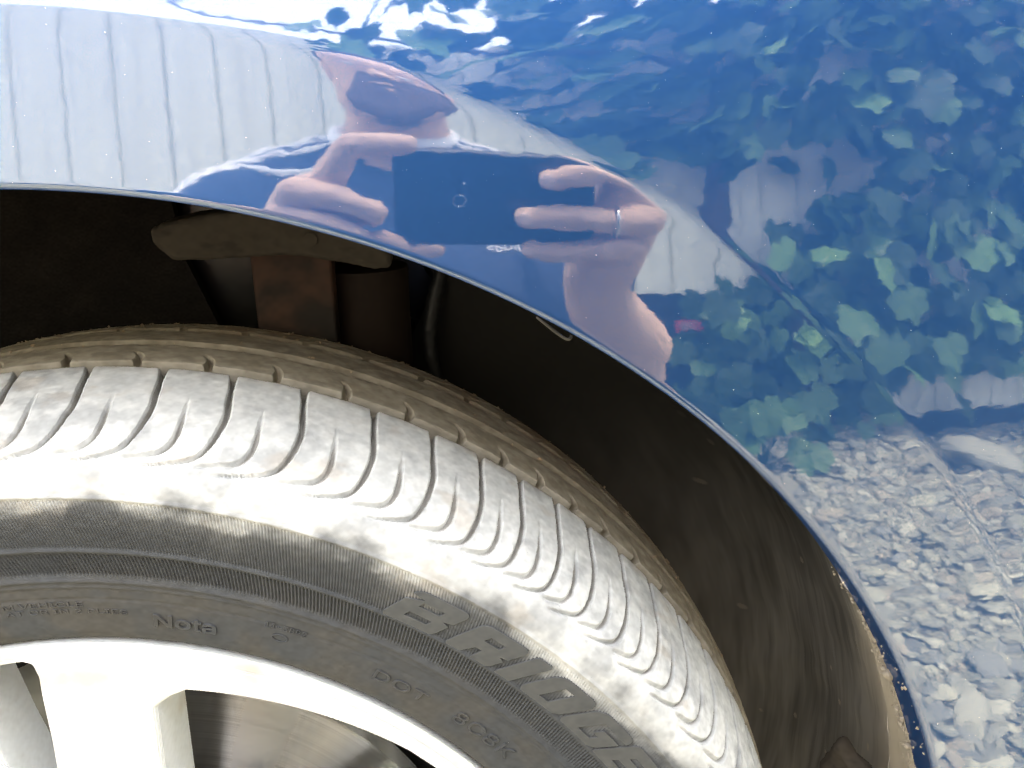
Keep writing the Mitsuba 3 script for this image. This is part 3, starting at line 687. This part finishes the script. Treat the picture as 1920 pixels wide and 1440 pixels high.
right += [hull([(np.array(p, float), r) for p, r in [((160, -50, 12), 14), ((132, -50, 16), 15), ((127, -68, 22), 15), ((153, -70, 20), 15)]], 18)]
right += [hull([(np.array(p, float), r) for p, r in [((127, -68, 22), 15), ((153, -70, 20), 15), ((146, -98, 40), 24), ((165, -102, 38), 22)]], 18)]
right += [hull([(np.array(p, float), r) for p, r in [((146, -98, 40), 24), ((165, -102, 38), 22), ((190, -155, 72), 33), ((208, -155, 72), 31)]], 18)]
right += B((199, -155, 72, 34), (240, -262, 150, 37))
right += B((240, -262, 150, 37), (262, -250, 330, 44), (272, -170, 440, 50))
left = []
left += B((-66, 8, 6, 12.5), (-49, 35.5, -2, 9.2), (-26, 38.5, -1, 8.0), (-10, 37.5, 4, 6.8))                  # index bent over the top edge
left += B((-88, 2, 0, 10.8), (-62, 2.5, -10, 8.6), (-34, -7.0, -14, 8.3), (-36, -15, 2, 7.5), (-54, -14, 8, 7))                       # middle, folded
left += B((-98, -14, 0, 10), (-76, -14.5, -10, 8.2), (-48, -24.5, -14, 8.2), (-50, -31, 4, 7), (-66, -28, 8, 7))                        # ring, folded
left += B((-94, -30, 4, 9.5), (-62, -33, -8, 7.4), (-28, -30, -6, 7.2), (-17, -37, 2, 6.4))                    # little finger under the phone
left += B((-72, -34, 26, 13), (-40, -42, 22, 10.5), (-14, -42, 12, 8.8), (9, -40.5, 7, 7.2))                    # thumb below the lower edge
left += [hull([(np.array(p, float), r) for p, r in [((-67, 6, 8), 12), ((-88, 0, 4), 12), ((-96, -11, 5), 11), ((-92, -27, 10), 11), ((-76, -36, 26), 14), ((-62, -10, 20), 12), ((-104, -42, 34), 18)]], 18)]
left += [hull([(np.array(p, float), r) for p, r in [((-76, -36, 26), 14), ((-104, -42, 34), 18), ((-120, -62, 52), 24)]], 18)]
left += B((-116, -60, 50, 27), (-155, -130, 95, 36), (-225, -260, 190, 40))
left += B((-225, -260, 190, 40), (-245, -215, 390, 44), (-200, -130, 475, 48))

def figure(bones, edge, it=12):
    man = m3.Manifold.batch_boolean(bones, m3.OpType.Add).refine_to_length(edge)
    t = to_tm(man); t.merge_vertices()
    trimesh.smoothing.filter_taubin(t, lamb=0.5, nu=0.52, iterations=it)
    return t

arm_r, arm_l = figure(right, 2.0, 8), figure(left, 2.0, 8)
for a in (arm_r, arm_l):
    v = np.asarray(a.vertices)
    fold = meshkit.fbm(v * 0.10, 3, 5) - 0.5
    cr = np.zeros(len(v))
    for px_, py_, pz_, ang in [(128, 26, -9, -8), (124, 25.5, -9, -8), (131, 27, -9, -8), (107, 23, -11, -14), (135, -11, -9, 0), (131, -11, -9, 0), (139, -11.5, -9, 0), (107, -9.5, -11, 0), (128, -36, -6, -3), (124, -36, -6, -3), (101, -38, -7, 0),
                               (-26, 38.5, -1, 0), (-29, 38.5, -1, 0), (-47, 35, -2, -50), (-50, 31, -2, -50), (-60, 2, -10, 8), (-64, 2, -10, 8), (-74, -15, -10, 5), (-78, -15, -10, 5)]:
        d = v - [px_, py_, pz_]; t_ = np.array([math.cos(math.radians(ang)), math.sin(math.radians(ang)), 0])
        q = d @ t_
        cr += np.exp(-(q / 1.1) ** 2) * (np.linalg.norm(d - q[:, None] * t_, axis=1) < 12.5) * np.clip((-d[:, 2] + 3) / 6, 0, 1)
    a.vertices = v + a.vertex_normals * (fold * 1.1 - 0.85 * np.clip(cr, 0, 1.2))[:, None]

# body frame: x to the viewer's right, y towards the car, z up; origin at the base of the neck
NECK = np.array([0.098, -0.770, 0.505 + HUB])

def bd(*p):
    return NECK + np.array(p, float)

def bh(items):
    return hull([(bd(*p[:3]), p[3]) for p in items], 24)

HO = np.array([.016, .045, -.060])

def hh_(items):
    return bh([(p[0] + HO[0], p[1] + HO[1], p[2] + HO[2], p[3]) for p in items])

neck = [bh([(.004, -.035, -.03, .062), (.008, -.008, .02, .070)]), bh([(.008, -.008, .02, .071), (.012, .030, .075, .064)])]
skull = [hh_([(0, .03, .19, .078), (0, .0, .235, .088), (0, .045, .245, .075), (0, -.03, .20, .08)]),
         hh_([(0, .03, .19, .076), (-.038, .062, .118, .026), (.038, .062, .118, .026), (0, .088, .100, .020), (-.048, .02, .135, .028), (.048, .02, .135, .028)]),
         hh_([(0, .100, .215, .010), (0, .125, .172, .011), (.012, .108, .166, .009), (-.012, .108, .166, .009)]),
         hh_([(-.024, .096, .136, .006), (.024, .096, .136, .006), (0, .107, .138, .008)]), hh_([(-.020, .096, .126, .006), (.020, .096, .126, .006), (0, .105, .125, .008)])]
for sx in (-1, 1):
    skull.append(hh_([(sx * .076, .005, .20, .008), (sx * .084, -.008, .215, .009), (sx * .084, -.006, .185, .009), (sx * .077, .004, .165, .007)]))
head = flesh(neck + skull, 0.006, 10)
add('person', cat_([head, held_mesh(trimesh.Trimesh(np.asarray(arm_r.vertices) / 1000, arm_r.faces, process=False)), held_mesh(trimesh.Trimesh(np.asarray(arm_l.vertices) / 1000, arm_l.faces, process=False))]), 'skin', True,
    'person in a navy T-shirt with white shoulder stripes crouching and holding up a phone', 'person')
hairm = flesh([hh_([(0, -.005, .240, .092), (0, -.045, .20, .083), (0, .035, .268, .070)])], 0.008, 4)
add('person__hair', hairm.slice_plane(bd(*(np.array([0, .06, .20]) + HO)), np.array([0, -.72, .70])), 'hair', True)
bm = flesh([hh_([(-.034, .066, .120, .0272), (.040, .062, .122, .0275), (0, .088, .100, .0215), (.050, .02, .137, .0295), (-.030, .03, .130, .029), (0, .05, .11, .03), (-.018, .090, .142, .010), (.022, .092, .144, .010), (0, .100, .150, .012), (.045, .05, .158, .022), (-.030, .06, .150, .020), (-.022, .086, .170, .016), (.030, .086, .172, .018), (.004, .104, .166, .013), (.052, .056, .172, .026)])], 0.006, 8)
add('person__jaw_shade', bm, 'jaw_shade', True)  # layer over the jaw, its dark colour stands in for shade on the face
for sx in (-1, 1):
    add('person__eye', trimesh.creation.icosphere(2, .012).apply_translation(bd(*(np.array([sx * .033, .098, .205]) + HO))), 'eye_white', True)

shirt = [bh([(-.165, -.010, -.062, .062), (.165, -.015, -.062, .062), (-.07, -.015, -.022, .052), (.07, -.015, -.022, .052), (-.10, .02, -.20, .10), (.10, .02, -.20, .10), (-.11, -.06, -.19, .09), (.11, -.06, -.19, .09)]),
         bh([(-.10, .02, -.20, .10), (.10, .02, -.20, .10), (-.11, -.06, -.19, .09), (.11, -.06, -.19, .09), (-.09, -.07, -.44, .105), (.09, -.07, -.44, .105), (-.07, -.02, -.42, .10), (.07, -.02, -.42, .10)]),
         bh([(-.165, -.010, -.062, .062), (-.205, .025, -.085, .066), (-.262, .055, -.150, .070)]), bh([(.165, -.015, -.062, .062), (.205, .02, -.10, .064), (.215, .075, -.20, .066)])]
sm = flesh(shirt, 0.009, 16)
v = np.asarray(sm.vertices); w = meshkit.fbm(np.stack([v[:, 0] * 16 + v[:, 2] * 10, v[:, 1] * 14, v[:, 2] * 9], -1), 4, 3) - 0.5
sm.vertices = v + sm.vertex_normals * (w * 0.022)[:, None]
add('person__shirt', sm, 'shirt_navy', True)
def drape(xs, ys, ray=(0, 0, -1), off=0.4):
    o = np.stack([xs, ys, np.full(len(xs), NECK[2] + off)], -1)
    loc, ir, _ = sm.ray.intersects_location(o, np.tile(ray, (len(xs), 1)), multiple_hits=False)
    out = np.full((len(xs), 3), np.nan); out[ir] = loc
    return out[~np.isnan(out[:, 0])]
for sx in (-1, 1):
    for k in (-1, 0, 1):
        xs = NECK[0] + sx * np.linspace(.066, .315 if sx < 0 else .27, 46); q = np.linspace(0, 1, 46)
        ys = NECK[1] + .022 + k * .019 + np.clip(q - .55, 0, 1) * (.13 if sx < 0 else .2)
        L = drape(xs, ys)
        if len(L) > 8:
            add('person__stripe', tube_(L + [0, 0, .0005], 0.0042, 8), 'white_tape', 60)
k = np.linspace(0, 2 * np.pi, 49)
add('person__collar', tube_(np.stack([NECK[0] + .004 + .079 * np.cos(k), NECK[1] - .008 + .080 * np.sin(k), NECK[2] + .030 - .030 * np.sin(k)], -1), 0.010, 10), 'white_tape', 60)
# chest print
def chest(m, cx, cz):
    v = np.asarray(m.vertices)
    o = np.stack([NECK[0] + cx - v[:, 0], np.full(len(v), NECK[1] + 0.6), NECK[2] + cz + v[:, 1]], -1)
    loc, ir, _ = sm.ray.intersects_location(o, np.tile([0, -1, 0], (len(v), 1)), multiple_hits=False)
    y = np.full(len(v), NECK[1] + .08); y[ir] = loc[:, 1]
    return trimesh.Trimesh(np.stack([o[:, 0], y + 0.0008 + 0.001 * (v[:, 2] > v[:, 2].mean()), o[:, 2]], -1), m.faces, process=False)
tx = meshkit.text_mesh('adidas', 0.0150, 0.001, False)
add('person__chest_print', chest(tx, 0.173, -.136), 'white_tape', False)
lg = cat_([bevel for bevel in [trimesh.creation.extrude_polygon(sg.Polygon([(x, 0.018), (x + .0095, 0.018), (x + .0095, .018 + hh), (x, .018 + hh * .72)]), 0.001) for x, hh in [(.010, .022), (.0215, .016), (.033, .010)]]])
add('person__chest_print', chest(lg, 0.173, -.136), 'white_tape', False)
for nm, pts in [('trousers', None)]:
    legs = []
    for sx in (-1, 1):
        legs += [bh([(sx * .09, -.09, -.49, .10), (sx * .19, .20, -.42, .07)]), bh([(sx * .19, .20, -.42, .07), (sx * .16, -.02, -.70, .055)])]
    legs += [bh([(-.09, -.09, -.49, .10), (.09, -.09, -.49, .10), (0, -.06, -.44, .10)])]
    add('person__trousers', flesh(legs, 0.012, 10), 'trousers', True)
for sx in (-1, 1):
    add('person__shoe', flesh([bh([(sx * .16, -.04, -.765, .042), (sx * .165, .10, -.78, .034), (sx * .17, .16, -.785, .027)])], 0.008, 4), 'shoe', True)
# nails, ring, watch
for p, r, dirv in [((85, 19.0, -15.9), 5.2, (-1, -.25, 0)), ((69, -9.8, -15.9), 5.2, (-1, .05, 0)), ((74, -36.8, -9.0), 3.8, (-1, .1, 0))]:
    m = trimesh.creation.icosphere(2, 1.0); m.vertices *= [r * 1.25, r, 1.2]
    add('person__nail', held_mesh(trimesh.Trimesh((np.asarray(m.vertices) + p) / 1000, m.faces)), 'nail', True)
k = np.linspace(0, 2 * np.pi, 41)
add('person__ring', held_mesh(tube_(np.stack([141 + 1.5 * np.cos(k), -11.8 + 11.0 * np.sin(k), -8 + 11.0 * np.cos(k)], -1) / 1000, 0.0016, 8)), 'chrome', True)
k = np.linspace(-.5, np.pi * .9, 41)
add('person__watch', held_mesh(cat_([tube_(np.stack([140 + 29 * np.cos(k), -70 - 2 * np.cos(k), 21 + 16.5 * np.sin(k)], -1) / 1000, 0.0012, 8)])), 'bark', True)
add('person__watch__case', held_mesh(rbox(.1695, -.071, .020, .006, .014, .018, .0025)), 'chrome', 30)

# ------------------------------------------------------------------ the fence of profiled sheets behind the person
FY = -2.35
PITCH = 0.174
note('metal_fence', 'white profiled sheet metal fence standing behind the crouching person', 'fence')
def sheet(x0, cells, z0, z1):
    prof = [(0, 0)]
    for c in range(cells):
        b0 = c * PITCH
        prof += [(b0 + .010, 0), (b0 + .014, -.019), (b0 + .022, -.019), (b0 + .026, 0), (b0 + .096, 0), (b0 + .100, .007), (b0 + .106, .007), (b0 + .110, 0)]
    prof += [(cells * PITCH, 0)]
    p = np.array(prof); zs = np.array([z0, z1])
    xx = np.repeat((x0 + p[:, 0])[:, None], 2, 1); yy = np.repeat((FY + p[:, 1])[:, None], 2, 1); zz = np.broadcast_to(zs, xx.shape)
    v = np.stack([xx, yy, zz], -1); vb = v - [0, .0012, 0]
    f = grid_faces(len(p), 2)
    nv = v.reshape(-1, 3).shape[0]
    return tm(np.vstack([v.reshape(-1, 3), vb.reshape(-1, 3)]), np.vstack([f[:, ::-1], f + nv]))
X0 = -1.25 - .018
r5 = np.random.default_rng(5)
for k in range(-4, 7):
    x0 = X0 + k * 6 * PITCH
    low = 0.53 if x0 < 1.5 and x0 + 6 * PITCH < 2.0 else 0.10
    top = 2.10 + r5.normal(0, .004)
    add('metal_fence__sheet', sheet(x0, 6, low, top), 'sheet_white')
for k in range(-4, 7):
    add('metal_fence__post', rbox(X0 + k * 6 * PITCH + .05, FY - .075, 1.05, .05, .05, 2.1, .004), 'post_brown')
for k, z in enumerate((.66, 1.9)):
    add('metal_fence__rail', rbox(1.3, FY - .049, z, 11.4, .03, .04, .004), 'post_brown')
add('metal_fence__plinth', rbox(-1.7, FY - .035, .26, 7.0, .03, .52, .004), 'plinth_gap_dark')
add('metal_fence__gap_shade', rbox(4.7, FY - .035, .05, 5.7, .03, .10, .004), 'plinth_gap_dark')  # dark strip painting the shaded gap below the right sheets
add('paper_label', rbox(1.07, FY - .017, .405, .11, .003, .042, .0012), 'label_red', False, 'small red and white label on the dark plinth below the fence', 'label')
for x in (1.052, 1.086):
    kk = np.linspace(0, 2 * np.pi, 33)
    add('paper_label__print', tube_(np.stack([x + .014 * np.cos(kk), FY - .0150 + 0 * kk, .405 + .0085 * np.sin(kk)], -1), .0022, 6), 'label_white', 60)

# ------------------------------------------------------------------ the vine on the fence
def leaf_mesh(size, seed):
    r = np.random.default_rng(seed)
    lob = []
    for a, L in [(-150, .50), (-118, .60), (-92, .78), (-66, .70), (-46, .90), (-24, .76), (0, 1.0), (24, .76), (46, .90), (66, .70), (92, .78), (118, .60), (150, .50)]:
        q = math.radians(a + r.normal(0, 3)); L *= r.uniform(.9, 1.1)
        lob.append((L * math.sin(q), L * math.cos(q)))
    p = np.array([(0, -.18)] + lob) * size * .55
    c = np.array([[0, .05 * size]])
    v2 = np.vstack([c, p]); rad = np.linalg.norm(v2, axis=1) / size
    z = -0.35 * size * rad ** 2 + 0.12 * size * np.abs(v2[:, 0]) / size + r.normal(0, .018 * size, len(v2))
    v = np.column_stack([v2, z]); m = len(p)
    f = np.stack([np.zeros(m, int), 1 + np.arange(m), 1 + (np.arange(m) + 1) % m], -1)
    return v, f
LEAVES = [leaf_mesh(1.0, 100 + k) for k in range(8)]

def place_leaf(pos, size, r, face=(0, 1, .35)):
    nrm = np.array(face) + r.normal(0, .42, 3); nrm /= np.linalg.norm(nrm)
    dn = np.array([r.normal(0, .45), 0, -1.0]); dn -= nrm * (dn @ nrm); dn /= np.linalg.norm(dn)
    sx = np.cross(dn, nrm)
    v, f = LEAVES[r.integers(len(LEAVES))]
    return (v * size) @ np.stack([sx, dn, nrm]) + pos, f

def dens(x, z):
    d = 0.0
    top = 2.17 + np.clip((x + .2) * .28, -.3, .9) + .10 * math.sin(x * 5)
    lowb = 1.72 if x < .5 else (1.72 - (x - .5) * 1.4 if x < .9 else 1.16)
    if x > -.10 and lowb < z < min(top, 2.02 + .5 * max(0, x - .1)): d = 1.0 if x > .55 else .75
    if x > 0.96 and z < .60 - .25 * max(0, 1.12 - x) * 4: d = 1.0
    if x > 1.48: d = max(d, 1.0 if z < top else 0)
    for cx, cz, ax, az in [(.2, 1.86, .26, .06), (.63, 1.72, .20, .05), (1.52, 1.06, .17, .16), (1.75, 1.21, .12, .05), (2.69, .90, .13, .16), (2.85, 1.30, .15, .05), (2.76, .60, .14, .08), (2.36, .72, .07, .07), (1.62, .86, .12, .04)]:
        if ((x - cx) / ax) ** 2 + ((z - cz) / az) ** 2 < 1: d = 0.0
    if z < .34 and x > 1.8: d = .02
    if z < .13 and x > 1.55: d *= .25
    if x > 1.25 and .62 < z < 1.1 and x < 1.5: d = .12
    return d
r6 = np.random.default_rng(21)
cand = []
while len(cand) < 2500:
    x = r6.uniform(-.3, 4.6); z = r6.uniform(.03, 3.2)
    if r6.random() < dens(x, z):
        dep = r6.random() ** 1.2
        cand.append((x, FY + .04 + .42 * dep, z, (.15 if x > 1.55 or z > 1 else .11) + .08 * r6.random(), dep))
note('grape_vine', 'leafy green vine growing up and over the right part of the sheet metal fence', 'vine')
tw = [(1.56, FY + .10, -.02), (1.54, FY + .10, .18), (1.50, FY + .11, .40), (1.36, FY + .08, .75), (1.29, FY + .08, 1.05), (1.30, FY + .10, 1.45), (1.38, FY + .12, 1.9), (1.55, FY, 2.4)]
add('grape_vine__trunk', tube_(smooth_path(tw, 40), np.linspace(.062, .034, 40), 12), 'bark', 60)
for br in ([(1.50, FY + .11, .40), (1.62, FY + .12, .62), (1.86, FY + .14, .9), (2.3, FY + .12, 1.2), (2.9, FY + .1, 1.5)], [(1.30, FY + .10, 1.40), (.9, FY + .1, 1.9), (.4, FY + .08, 2.06), (-.1, FY + .07, 2.13), (-.45, FY + .07, 2.2), (-.8, FY + .08, 2.42)],
           [(1.34, FY + .1, 1.7), (1.8, FY + .1, 2.0), (2.4, FY + .1, 2.2), (3.2, FY + .1, 2.3)]):
    add('grape_vine__branch', tube_(smooth_path(br, 30), np.linspace(.016, .004, 30), 8), 'bark', 60)
cand.sort(key=lambda c: -(c[4] + .6 * (c[2] < 1.6)))
bulk = {'leaf_dark': [], 'leaf_green': [], 'leaf_light': []}
for i, (x, y, z, size, dep) in enumerate(cand):
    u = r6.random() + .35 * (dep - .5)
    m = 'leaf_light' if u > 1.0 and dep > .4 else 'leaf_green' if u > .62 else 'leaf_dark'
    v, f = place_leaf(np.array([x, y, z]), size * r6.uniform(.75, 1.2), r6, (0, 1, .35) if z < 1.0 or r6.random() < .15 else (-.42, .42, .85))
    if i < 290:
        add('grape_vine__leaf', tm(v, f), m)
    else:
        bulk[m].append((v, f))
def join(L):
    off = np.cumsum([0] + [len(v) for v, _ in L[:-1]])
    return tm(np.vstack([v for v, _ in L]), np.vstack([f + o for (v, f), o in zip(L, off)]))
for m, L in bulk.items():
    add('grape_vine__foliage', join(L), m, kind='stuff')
# dense greenery beyond the fence
L = []
for _ in range(3600):
    x = r6.uniform(-.1, 7); xx = max(0, x - .25); h = (2.20 if x > .25 else 1.95) + min(2.2, .42 * xx + .05 * xx * xx)
    L.append(place_leaf(np.array([x, FY - .15 - 1.0 * r6.random(), r6.uniform(.3, h)]), .16 + .10 * r6.random(), r6, (-.4, .5, .85)))
add('hedge', join(L), 'leaf_dark', False, 'dark dense greenery rising beyond the fence on the right', 'hedge')

# a broad leaved weed in the gravel
note('weed', 'low weed with broad green leaves in the gravel right of the person', 'weed')
r8 = np.random.default_rng(31)
for k in range(11):
    a = r8.uniform(0, 2 * np.pi); rad = .03 + .13 * r8.random()
    p = np.array([1.08 + rad * math.cos(a), -1.76 + rad * math.sin(a), .06 + .16 * r8.random()])
    v, f = place_leaf(p, .13 + .06 * r8.random(), r8, (.1, .7, .9))
    add('weed__leaf', tm(v, f), 'leaf_green')
    add('weed__stem', tube_(smooth_path([(1.08, -1.76, -.01), (1.08 * .4 + p[0] * .6, -1.76 * .4 + p[1] * .6, p[2] * .7), tuple(p)], 8), .003, 6), 'leaf_dark', 60)

# ------------------------------------------------------------------ gravel
r9 = np.random.default_rng(9)
ico1, ico0 = trimesh.creation.icosphere(1), trimesh.creation.icosahedron()
PAL = np.array([(.40, .385, .28), (.35, .34, .26), (.45, .43, .315), (.29, .285, .235), (.41, .365, .26), (.37, .36, .275), (.48, .46, .345)])
def stone(x, y, size, ico, r):
    v = np.asarray(ico.vertices) * (1 + .24 * (r.random((len(ico.vertices), 1)) - .5))
    v = v * size * np.array([r.uniform(.7, 1.25), r.uniform(.5, .9), r.uniform(.16, .32)])
    tl = trimesh.transformations.euler_matrix(r.normal(0, .22), r.normal(0, .22), r.uniform(0, 6.28))[:3, :3]
    v = v @ tl.T
    c = PAL[r.integers(len(PAL))] * r.uniform(.72, 1.15)
    return v + [x, y, size * r.uniform(.05, .28)], ico.faces, c
VV, FF, CC, off = [], [], [], 0
for _ in range(20000):
    y = -.25 - 2.5 * r9.random() ** 1.5; x = r9.uniform(.35 if y > -1.4 else .2, 1.2 + 1.15 * min(1.6, -y))
    if -.75 < y < -.2 and x > 1.9: continue
    sz = min(.05 if y < -.8 else .026, .0100 * r9.lognormal(0, .55)) * (1 + .25 * (y < -1.3))
    v, f, c = stone(x, y, sz, ico1 if y > -1.0 else ico0, r9)
    VV.append(v); FF.append(f + off); CC.append(np.tile(c, (len(v), 1))); off += len(v)
for _ in range(2200):
    x, y = r9.uniform(-3, 4.5), r9.uniform(-3.0, .3)
    v, f, c = stone(x, y, .022 * r9.lognormal(0, .4), ico0, r9)
    VV.append(v); FF.append(f + off); CC.append(np.tile(c, (len(v), 1))); off += len(v)
add('gravel', tm(np.vstack(VV), np.vstack(FF)), 'stone', True, 'grey flat broken slate gravel covering the yard', 'gravel', kind='stuff', color=np.vstack(CC))
SL = [(2.15, -1.80, .17, 'pale grey flat stone slab lying in front of the fence', 1), (.98, -.66, .042, 'darker grey slate piece in the near gravel', 3), (.86, -.56, .038, 'pale slate piece in the near gravel beside the darker grey one', 6)]
for x, y, sz, lab, ci in SL:
    v, f, c = stone(x, y, sz, trimesh.creation.icosphere(2), r9)
    add('slate_slab', tm(v, f), 'stone', True, lab, 'stone', color=np.tile(PAL[ci], (len(v), 1)))
